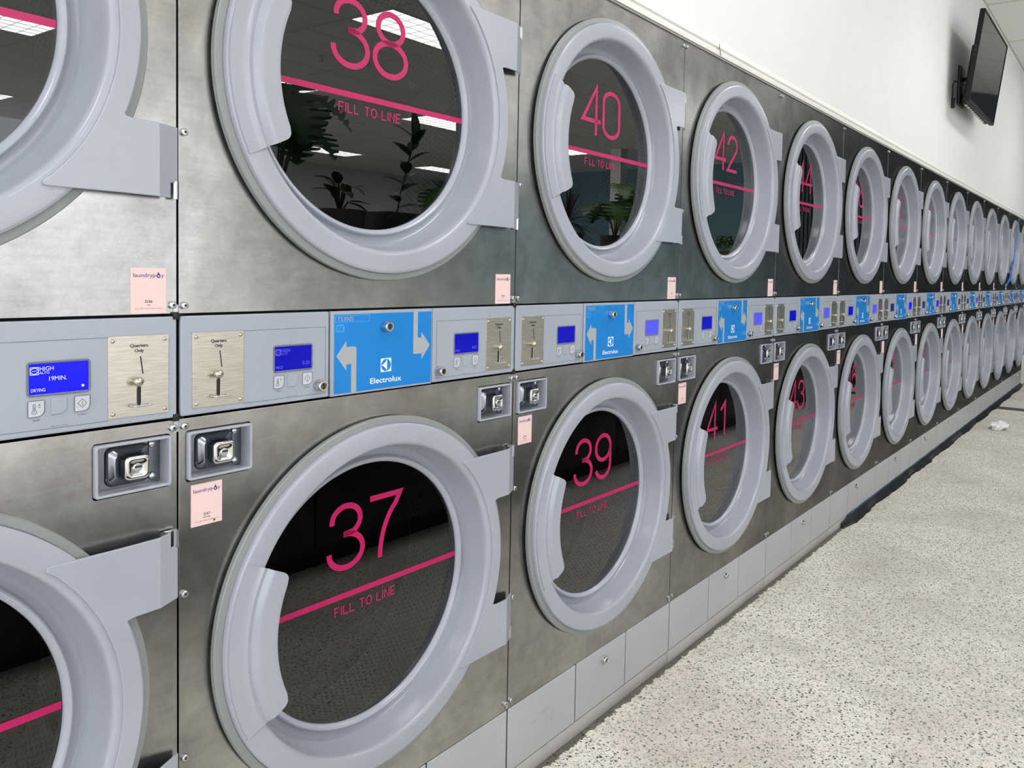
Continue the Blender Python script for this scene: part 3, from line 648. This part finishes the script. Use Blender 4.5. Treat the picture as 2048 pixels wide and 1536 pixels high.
def build_panel(root, side, n):
    left = side == 'l'
    c = link('control_panel', A_['ctl_' + side], root); link('inlay_line', A_['inlay_' + side], c)
    dx = 0.160 if left else 0.5880
    dsp = link('display', A_['display'], root, (dx, 0, Z(-0.1345)))
    k = (LCD_L if left else LCD_R).get(n, 'lcd_navy'); link('screen', SCR[k], dsp)
    if n <= 0:
        lit = (n == -1 and not left); tm = M['lcdtext'] if lit else M['lcdtext_dim']
        if lit or (n == 0 and left):
            link('display_text', text('display_text', tm, 'HIGH', 0.0145, -0.0125, 0.0058, 0.0165, 0.0046, 'LEFT'), dsp)
            link('display_text', text('display_text', tm, 'ALTO', 0.0145, -0.0168, 0.0034, 0.0120, 0.0046, 'LEFT'), dsp)
            link('display_symbol', ribbons('display_symbol', tm, [(rrect(0.0040, 0.0135, -0.0172, -0.0075, 0.0002), True), arc(0.0088, -0.0123, 0.0040, 0.0040, 20, 160, 8), arc(0.0088, -0.0123, 0.0040, 0.0040, 200, 340, 8), [(0.0062, -0.0123), (0.0074, -0.0123)], [(0.0082, -0.0123), (0.0094, -0.0123)], [(0.0102, -0.0123), (0.0114, -0.0123)]], 0.0008, 0.0046, 0.0002), dsp)
        if lit:
            link('display_text', text('display_text', tm, '19MIN.', 0.0245, -0.0265, 0.0062, 0.0215, 0.0046, 'LEFT'), dsp)
            link('display_text', text('display_text', tm, 'DRYING', 0.0042, -0.0400, 0.0046, 0.0170, 0.0046, 'LEFT'), dsp)
            link('display_symbol', box_mesh('display_symbol', tm, 0.0660, 0.0692, -0.0048, -0.0046, -0.0382, -0.0350), dsp)
        else:
            link('display_text', text('display_text', tm, 'PRICE', 0.0042, -0.0400, 0.0046, 0.0130, 0.0046, 'LEFT'), dsp)
            link('display_text', text('display_text', tm, '0.25', 0.0560, -0.0360, 0.0062, 0.0145, 0.0046, 'LEFT'), dsp)
    for j, (off, ic, tx) in enumerate(((0.0010, 'icon_temp', 't_temp'), (0.0285, None, None), (0.0570, 'icon_start', 't_start'))):
        b = link('button', A_['button'] if ic else A_['bump'], root, (dx + off, 0, Z(-0.1862 + (0.0005 * j))))
        if ic and n < 7:
            link('button_outline', A_['button_ring'], b); link('button_symbol', A_[ic], b); link('button_text', A_[tx], b)
    if n < 3: link('part_number', A_['t_code'], c, (dx + 0.038, 0, Z(-0.2235)))
    px = 0.0205 if left else 0.6885
    p = link('coin_plate', A_['coin_plate'], root, (px, 0, Z(-0.1065)))
    for rx in (0.0060, 0.0795):
        for rz in (-0.0065, -0.1105): link('rivet', A_['rivet'], p, (rx, 0, rz))
    link('knob', A_['knob'], p, (0.0362, 0, -0.0655)); link('coin_slot', A_['slot'], p); link('slide_slot', A_['slot_back'], p); link('lever', A_['lever'], p)
    link('lettering', A_['t_quarters'], p); link('lettering', A_['t_only'], p)
    if not (n == -1 and not left):
        l = link('panel_lock', A_['lock'], root, (0.2500 if left else 0.5450, -0.002, Z(-0.2105)))
        link('lock_face', A_['lock_face'], l); link('keyhole', A_['keyhole'], l)
def build_housing(root, x, n):
    h = link('lock_housing', A_['lock_housing'], root, (x, 0, Z(-0.2590)))
    link('mounting_plate', A_['mount_plate'], h)
    b = (0.0550, 0.0190, -0.0385)
    link('lock_body', A_['lock_pad'], h, b); link('lock_tip', A_['lock_tip'], h, b); link('lock_core', A_['lock_core'], h, b); link('lock_slot', A_['core_slot'], h, b)
    for sx in (0.0105, 0.0905):
        for sz in (-0.0130, -0.0620): link('plate_screw', A_['plate_screw'], h, (sx, 0.0190, sz))
def build_sticker(root, x, z, num, top):
    s = link('payment_sticker', A_['sticker'], root, (x, 0, z))
    if num < 46:
        link('sticker_title', A_['t_pay'], s); link('sticker_drop', A_['drop'], s, (0.0398, 0, -0.0118)); link('sticker_note', A_['t_scan'], s)
        link('sticker_number', text('sticker_number', M['ink'], 'D%d' % num, 0.0255, -0.0510, 0.0040, 0.0105, 0.0004, bold=0.01), s)
        link('sticker_place', A_['t_top'] if top else A_['t_bottom'], s)
    if num == 37: link('sticker_dot', A_['dot'], s)
ORD = ['leftmost', 'second', 'third', 'fourth', 'fifth', 'sixth', 'seventh', 'eighth', 'ninth', 'tenth', 'eleventh', 'twelfth', 'thirteenth', 'last']
def build_dryer(n):
    up, lo = 38 + 2 * n, 37 + 2 * n
    if n == -1: lab = 'leftmost stacked stainless dryer, cut by the frame, with lit display reading 19 minutes'
    elif n == 12: lab = 'far end stacked stainless dryer, the last in the row beside the end wall'
    elif n == 11: lab = 'stacked stainless dryer thirteenth from the left, blue tape across its top door'
    elif n <= 5: lab = 'stacked stainless dryer numbered %d on its top door and %d below' % (up, lo)
    else: lab = 'stacked stainless dryer, %s from the left, top number %d below number %d' % (ORD[n + 1], up, lo)
    if 6 <= n <= 10: lab = 'stacked stainless dryer pair with doors %d and %d, %s unit from the left' % (up, lo, ORD[n + 1])
    root = thing('stacked_dryer', lab, 'dryer', (n * W, 0, 0), 'stacked dryers along the wall')
    link('cabinet', A_['cabinet'], root); link('upper_panel', A_['upper_panel'], root); link('lower_panel', A_['lower_panel'], root)
    for cz in (CU, CL):
        dr = link('drum', A_['drum'], root, (CX, 0, cz)); link('drum_collar', A_['drum_front'], dr); link('drum_back', A_['drum_back'], dr)
    build_door(root, CU, up, True, n); build_door(root, CL, lo, False, n)
    build_panel(root, 'l', n); build_panel(root, 'r', n)
    s = link('service_door', A_['service_door'], root); link('blue_label', A_['blue'], s)
    link('arrow', A_['arrow_l'], s); link('arrow', A_['arrow_r'], s); link('brand_lettering', A_['brand'], s)
    link('logo', A_['logo'], s); link('logo_disc', A_['logo_disc'], s); link('logo_star', A_['logo_star'], s)
    if n < 5: link('badge_outline', A_['badge'], s); link('model_lettering', A_['model'], s); link('book_symbol', A_['book'], s)
    loc = (0.3990, -0.003, Z(-0.1120)); link('door_lock', A_['lock'], s, loc); link('lock_face', A_['lock_face'], s, loc); link('keyhole', A_['keyhole'], s, loc)
    build_housing(root, 0.0135, n); build_housing(root, 0.6700, n)
    build_sticker(root, 0.0205, Z(-0.3435), lo, False)
    if n != 11: build_sticker(root, 0.7215, Z(-0.0085), up, True)
    for k, me in enumerate(A_['kick']):
        kk = link('kick_panel', me, root)
        if k == 1:
            q = (0.4085, 0.002, Z(-1.0745)); link('kick_lock', A_['lock'], kk, q); link('lock_face', A_['lock_face'], kk, q)
    link('plinth', A_['plinth'], root)
    for x, z in ((0.0095, -0.0645), (0.7815, -0.0635), (0.0095, -0.2490), (0.7820, -0.2490), (0.0095, 0.1960), (0.0095, -0.5100), (0.0095, -0.7700), (0.0105, -1.0200), (0.7800, -1.0200), (0.0105, 0.7000), (0.7800, 0.7000)):
        sc = link('screw', A_['screw'], root, (x, 0, Z(z)))
        if n < 3: link('screw_socket', A_['socket'], sc)
    for z in (-0.066, -0.2430, -1.0220): link('tie_plate', A_['tie'], root, (W - 0.0035, -0.0002, Z(z)))
    for z in (-0.0800, -0.2340): link('corner_clip', A_['clip'], root, (W - 0.0046, 0, Z(z)))
    return root
for n in range(-1, 13): build_dryer(n)

# ------------------------------------------------------------------ television on its bracket
def tv():
    w, h, tilt = 1.05, 0.612, 0.125
    root = thing('television', 'black flat television tilted down high on the white wall', 'television', (5.345, -0.148, 1.222 + ZF))
    root.rotation_euler = (tilt, 0, 0)      # top leans out over the aisle
    link('back_case', box_mesh('back_case', M['tvcase'], 0, w, 0.002, 0.030, 0, h, bev=0.006), root)
    bm = bmesh.new(); add_box(bm, 0.10, w - 0.06, 0.028, 0.062, 0.0, 0.40, 0.012)
    link('rear_bulge', from_bm('rear_bulge', bm, M['tvcase']), root)
    fr = shape('bezel', M['tvcase'], rrect(0, w, 0, h, 0.006), [rrect(0.012, w - 0.012, 0.018, h - 0.012, 0.001)], -0.003, 0.008, 0.0015)
    link('bezel', fr, root)
    link('screen', box_mesh('screen', M['tvscreen'], 0.010, w - 0.010, -0.0010, 0.0015, 0.016, h - 0.010), root)
    bm = bmesh.new()
    for k in range(9): add_box(bm, 0.15 + k * 0.085, 0.20 + k * 0.085, 0.036, 0.052, -0.002, 0.0)
    link('speaker_slots', from_bm('speaker_slots', bm, M['louver'], smooth=False), root)
    bm = bmesh.new()
    for k in range(3): add_box(bm, -0.002, 0.002, 0.010, 0.020, 0.30 + k * 0.03, 0.316 + k * 0.03, 0.001)
    link('side_buttons', from_bm('side_buttons', bm, M['black']), root)
    b = thing('tv_bracket', 'black wall bracket and arms behind the television', 'bracket', (5.345, 0, 1.222 + ZF))
    link('wall_plate', box_mesh('wall_plate', M['black'], 0.38, 0.56, -0.02, 0.0, 0.06, 0.34, bev=0.004), b)
    bm = bmesh.new(); tube(bm, [(0.47, -0.02, 0.25), (0.40, -0.055, 0.24), (0.47, -0.066, 0.23)], 0.014, 8); tube(bm, [(0.47, -0.02, 0.12), (0.40, -0.055, 0.13), (0.47, -0.066, 0.14)], 0.014, 8)
    link('arm', from_bm('arm', bm, M['black']), b)
    bm = bmesh.new(); P = [(0.30, -0.090, 0.17), (0.24, -0.05, 0.165), (0.20, -0.02, 0.19), (0.19, -0.008, 0.16), (0.21, -0.006, 0.09), (0.20, -0.008, 0.04)]
    tube(bm, P, 0.004, 8); tube(bm, [(0.20, -0.012, 0.07), (0.20, -0.012, 0.0)], 0.012, 10)
    thing('power_cable', 'black cable hanging behind the television', 'cable', (5.345, 0, 1.222 + ZF), me=from_bm('power_cable', bm, M['black']))
tv()

# ------------------------------------------------------------------ small things on and by the machines
# blue tape hanging across the top doors far down the row
pts = [(9.095, -0.0375, 0.680), (9.060, -0.0375, 0.552), (8.870, -0.0375, 0.237), (8.665, -0.0375, 0.046), (8.560, -0.012, -0.050)]
bm = bmesh.new(); wd = [0.030, 0.034, 0.060, 0.060, 0.022]; Fv = []; Bv = []
for (x, y, z), w_ in zip(pts, wd):
    Fv.append((bm.verts.new((x - w_ / 2, y, z + ZF + w_ / 4)), bm.verts.new((x + w_ / 2, y, z + ZF - w_ / 4)))); Bv.append((bm.verts.new((x - w_ / 2, y + 0.001, z + ZF + w_ / 4)), bm.verts.new((x + w_ / 2, y + 0.001, z + ZF - w_ / 4))))
for i in range(len(pts) - 1):
    for G in (Fv, Bv): bm.faces.new((G[i][0], G[i][1], G[i + 1][1], G[i + 1][0]))
    for s in (0, 1): bm.faces.new((Fv[i][s], Fv[i + 1][s], Bv[i + 1][s], Bv[i][s]))
bm.faces.new((Fv[0][0], Fv[0][1], Bv[0][1], Bv[0][0])); bm.faces.new((Fv[-1][0], Fv[-1][1], Bv[-1][1], Bv[-1][0]))
thing('masking_tape', 'long blue masking tape strip slanting across a far top dryer door', 'tape', me=from_bm('masking_tape', bm, M['tape'], smooth=False))
thing('tape_patch', 'small blue tape patch over a coin plate near the far end', 'tape', (9.285, -0.026, Z(-0.168)), me=box_mesh('tape_patch', M['tape'], 0, 0.06, 0, 0.0015, 0, 0.055))
thing('tape_strip', 'short upright blue tape strip above the far control panels', 'tape', (9.385, -0.0012, Z(-0.052)), me=box_mesh('tape_strip', M['tape'], 0, 0.03, 0, 0.0010, 0, 0.06))
# black rubber strip lying along the foot of the machines
random.seed(3); bm = bmesh.new(); rings = []
nseg = 150; x0, x1 = 3.345, 10.26; prof = []
for i in range(nseg + 1):
    t = i / nseg; x = x0 + (x1 - x0) * t
    hh = 0.036 + 0.002 * math.sin(i * 0.9) + random.uniform(-0.002, 0.002); ww = 0.024 + 0.006 * math.sin(i * 0.37) + random.uniform(-0.004, 0.004)
    k = min(1, (i + 0.4) / 3.0) ** 0.5; hh *= 0.45 + 0.55 * k; ww *= k
    ring = [(-0.002, 0.0), (-0.002, hh), (-0.006 - ww * 0.10, hh * 1.06), (-0.004 - ww * 0.45, hh * 0.85), (-0.004 - ww * 0.8, hh * 0.45), (-0.004 - ww, 0.006), (-0.006 - ww * 1.15, 0.0)]
    rings.append([bm.verts.new((x, y, z)) for y, z in ring])
for A, B in zip(rings[:-1], rings[1:]):
    for i in range(len(A) - 1): bm.faces.new((A[i], B[i], B[i + 1], A[i + 1]))
    bm.faces.new((A[-1], B[-1], B[0], A[0]))
bm.faces.new(rings[0]); bm.faces.new(rings[-1][::-1])
hs = thing('rubber_strip', 'black rubber strip with blue tape edge lying along the foot of the far dryers', 'rubber strip', me=from_bm('rubber_strip', bm, M['hose']))
bm = bmesh.new(); rings = []
for i in range(2, nseg + 1):
    x = x0 + (x1 - x0) * i / nseg; hh = 0.0385 + 0.002 * math.sin(i * 0.9)
    rings.append([bm.verts.new((x, y, z)) for y, z in ((-0.0018, hh - 0.004), (-0.0018, hh + 0.004), (-0.0055, hh + 0.0035), (-0.0055, hh - 0.004))])
for A, B in zip(rings[:-1], rings[1:]):
    for i in range(4): bm.faces.new((A[i], B[i], B[(i + 1) % 4], A[(i + 1) % 4]))
link('tape_edge', from_bm('tape_edge', bm, mat('blue_tape_edge', (0.03, 0.09, 0.20), 0.4)), hs)
# crumpled sheet on the floor
bm = bmesh.new(); bmesh.ops.create_icosphere(bm, subdivisions=4, radius=1.0); random.seed(11)
from mathutils import noise as mn
for v in bm.verts:
    p = v.co.copy(); k = 1 + 0.45 * mn.noise(p * 1.7) + 0.22 * mn.noise(p * 4.5)
    v.co = Vector((p.x * 0.12 * k, p.y * 0.062 * k, max(0.0, 0.024 + p.z * 0.034 * k)))
thing('crumpled_tissue', 'crumpled white dryer sheet lying alone on the speckled floor', 'tissue', (6.93, -0.225, 0.0005), me=from_bm('crumpled_tissue', bm, M['tissue'], angle=25))

# ------------------------------------------------------------------ the other side of the aisle, seen in the door glass
for i in range(8):
    x = -1.6 + i * 1.5
    c = thing('bench_cabinet', 'low charcoal bench cabinet on a black base across the aisle', 'cabinet', (x, -1.46, 0), 'bench cabinets across the aisle')
    link('carcass', box_mesh('carcass', M['cabinet'], 0.0, 1.495, -0.52, -0.012, 0.09, 0.40), c)
    link('toe_kick', box_mesh('toe_kick', M['black'], 0.0, 1.495, -0.52, -0.05, 0.0, 0.09), c)
    link('door', box_mesh('door', M['cabinet'], 0.004, 0.744, -0.012, 0.004, 0.10, 0.39, bev=0.002), c); link('door', box_mesh('door', M['cabinet'], 0.752, 1.491, -0.012, 0.004, 0.10, 0.39, bev=0.002), c)
thing('worktop', 'dark worktop along the low cabinets across the aisle', 'worktop', me=box_mesh('bench_top', M['counter'], -1.6, 11.4, -1.98, -1.43, 0.402, 0.43, bev=0.004))
def stand(x, y):
    t = thing('plant_stand', 'tall slim dark stand under a potted plant behind the low bench', 'plant stand', (x, y, 0), 'plant stands')
    link('base', box_mesh('base', M['counter'], -0.13, 0.13, -0.13, 0.13, 0, 0.02, bev=0.003), t)
    link('post', box_mesh('post', M['counter'], -0.02, 0.02, -0.02, 0.02, 0.02, 1.315), t)
    link('stand_top', box_mesh('stand_top', M['counter'], -0.16, 0.16, -0.16, 0.16, 1.315, 1.335, bev=0.003), t)
def slats():
    bm = bmesh.new(); add_box(bm, 11.33, 11.43, -3.9, -0.31, 0, ZC)
    for k in range(59): y = -3.89 + k * 0.0605; add_box(bm, 11.30, 11.33, y, y + 0.034, 0, ZC)
    return from_bm('wall_slatted', bm, M['navywall'], smooth=False)
M['navywall'] = make_wall('navy_slats', (0.020, 0.038, 0.058), 0.5)
struct('wall_slatted', slats())
TZ = 1.336
def leaf_into(bm, base, tip, up, w, notch=False, fold=0.15, heart=False):
    b, t = Vector(base), Vector(tip); d = t - b; ln = d.length; d.normalize(); s = d.cross(Vector(up)).normalized(); nrm = s.cross(d)
    n = 30 if notch else 14; Lp = []; Rp = []; Mp = []
    for i in range(n + 1):
        u = i / n; ww = w * (math.sin(math.pi * u ** (0.55 if heart else 0.85)) ** 0.75 if 0 < u < 1 else 0.02)
        if notch and i % 5 in (0, 1) and 4 < i < n - 1: ww *= 0.34
        c = b + d * ln * u + nrm * (-0.25 * ln * (u - 0.3) ** 2)
        Mp.append(bm.verts.new(c)); Lp.append(bm.verts.new(c + s * ww + nrm * ww * fold)); Rp.append(bm.verts.new(c - s * ww + nrm * ww * fold))
    for i in range(n):
        bm.faces.new((Mp[i], Mp[i + 1], Lp[i + 1], Lp[i])); bm.faces.new((Mp[i], Rp[i], Rp[i + 1], Mp[i + 1]))
def pot_mesh(m, r, h, sq=False):
    if sq: return box_mesh('pot', m, -r, r, -r * 0.7, r * 0.7, 0, h, bev=0.01)
    bm = bmesh.new(); pr = [(0, 0), (r * 0.78, 0), (r, h), (r * 0.92, h), (r * 0.9, h - 0.02), (0, h - 0.02)]; seg = 28
    R = [[bm.verts.new((q * math.cos(2 * math.pi * i / seg), q * math.sin(2 * math.pi * i / seg), z)) for i in range(seg)] if q else [bm.verts.new((0, 0, z))] for q, z in pr]
    for A, B in zip(R[:-1], R[1:]):
        for i in range(seg):
            j = (i + 1) % seg
            if len(A) == 1: bm.faces.new((A[0], B[i], B[j]))
            elif len(B) == 1: bm.faces.new((A[i], B[0], A[j]))
            else: bm.faces.new((A[i], A[j], B[j], B[i]))
    return from_bm('pot', bm, m)
def plant(name, label, x, y, pm, pr, ph, leaves, stems, lm, sq=False):
    stand(x, y); r = thing(name, label, 'plant', (x, y, TZ)); link('pot', pot_mesh(pm, pr, ph, sq), r)
    bm = bmesh.new()
    for s in stems: tube(bm, s, 0.004, 6)
    link('stem', from_bm('stem', bm, M['stem']), r)
    bm = bmesh.new()
    for lf in leaves: leaf_into(bm, *lf)
    link('foliage', from_bm('foliage', bm, lm, recalc=False), r)
def monstera(label, x, y, scale, top, seed, lm, pm):
    random.seed(seed); ph = 0.19; lv = []; st = []
    for k in range(12):
        a = random.uniform(0, 6.28); rr = random.uniform(0.06, 0.20) * scale; z = ph + (top - ph) * random.uniform(0.5, 1.0)
        b = (rr * math.cos(a), rr * math.sin(a), z); L_ = random.uniform(0.17, 0.24) * scale
        t = (b[0] + L_ * math.cos(a) * 0.6, b[1] + L_ * math.sin(a) * 0.6, z - L_ * random.uniform(0.4, 0.8))
        lv.append((b, t, (math.cos(a), math.sin(a), 0.8), 0.105 * scale, True, 0.1, True)); st.append([(0, 0, ph - 0.03), (b[0] * 0.4, b[1] * 0.4, (ph + z) / 2 + 0.03), b])
    plant('monstera', label, x, y, pm, 0.12, ph, lv, st, lm)
monstera('large split-leaf plant in a taupe pot, leftmost on a stand across the aisle', 1.66, -2.12, 1.35, 0.80, 4, M['leaf'], M['pot'])
monstera('split-leaf plant right of the tall rubber plant, on a stand across the aisle', 2.90, -2.12, 1.0, 0.52, 9, M['leaf2'], M['pot2'])
monstera('bright split-leaf plant in a charcoal pot on a stand across the aisle', 4.60, -2.12, 1.15, 0.62, 14, M['leaf2'], M['pot2'])
random.seed(5); lv = []; st = []
for k in range(12):
    a = k * 2.4; z = 0.20 + random.uniform(0.03, 0.14); b = (0.04 * math.cos(a), 0.04 * math.sin(a), z); t = (0.15 * math.cos(a), 0.15 * math.sin(a), z + random.uniform(-0.06, 0.07)); lv.append((b, t, (0, 0, 1), 0.027, False, 0.2, False)); st.append([(0, 0, 0.17), b])
plant('peace_lily', 'low broad-leaved plant in a taupe tub on a stand across the aisle', 2.03, -2.12, M['pot'], 0.13, 0.19, lv, st, M['leaf'])
lv = []; stem = [(0, 0, 0.15), (0.03, 0, 0.30), (0.09, 0, 0.50), (0.13, 0, 0.62)]; random.seed(2)
for k in range(13):
    f_ = 0.12 + 0.88 * k / 12; z = 0.18 + 0.44 * f_; xx = 0.13 * f_; a = k * 2.4 + 0.5; l_ = 0.14
    b = (xx, 0, z); t = (xx + l_ * math.cos(a) * 0.8, l_ * math.sin(a) * 0.8, z + l_ * (0.15 + 0.5 * f_)); lv.append((b, t, (0, 0, 1), 0.034, False, 0.25, False))
lv.append(((0.13, 0, 0.61), (0.135, 0, 0.79), (0, 1, 0), 0.034, False, 0.2, False))
plant('rubber_plant', 'tall rubber plant with dark oval leaves on a stand across the aisle', 2.40, -2.12, M['pot2'], 0.16, 0.20, lv, [stem], M['leaf'], True)
random.seed(8); lv = []
for k in range(60):
    a = random.uniform(0, 6.28); e = random.uniform(-0.5, 1.3); l_ = random.uniform(0.22, 0.40); b = (0, 0, 0.26); t = (l_ * math.cos(a) * math.cos(e), l_ * math.sin(a) * math.cos(e), 0.26 + l_ * math.sin(e)); lv.append((b, t, (0, 0, 1.01), 0.006, False, 0.3, False))
plant('dracaena', 'spiky plant with drying brown leaves on a stand across the aisle', 3.98, -2.12, M['pot2'], 0.12, 0.18, lv, [[(0, 0, 0.15), (0, 0, 0.26)]], M['leaf3'])
random.seed(6); lv = []
for k in range(260):
    a = random.uniform(0, 6.28); rr = 0.24 * math.sqrt(random.random()); z = 0.16 + 0.12 * (1 - (rr / 0.24) ** 2) * random.uniform(0.4, 1); b = (rr * math.cos(a), rr * 0.6 * math.sin(a), z)
    t = (b[0] + random.uniform(-.03, .03), b[1] + random.uniform(-.03, .03), z + random.uniform(0.0, .035)); lv.append((b, t, (0.3, 0.2, 1), 0.012, False, 0.2, False))
plant('bushy_plant', 'low bushy green plant in a brown trough on a stand across the aisle', 6.55, -2.12, M['pot3'], 0.20, 0.14, lv, [[(0, 0, 0.1), (0, 0, 0.18)]], M['leaf2'], True)
# hanging sprinkler heads
def sprinkler(x, y):
    bm = bmesh.new(); tube(bm, [(0, 0, 0), (0, 0, -0.05)], 0.01, 10); tube(bm, [(0, 0, -0.05), (0, 0, -0.056)], 0.028, 16); tube(bm, [(0, 0, -0.001), (0, 0, -0.006)], 0.04, 16)
    thing('sprinkler', 'small sprinkler head hanging from the ceiling tiles', 'sprinkler', (x, y, ZC), 'ceiling sprinklers', from_bm('sprinkler', bm, M['zinc']))
sprinkler(5.0, -6.2); sprinkler(9.8, -5.9)
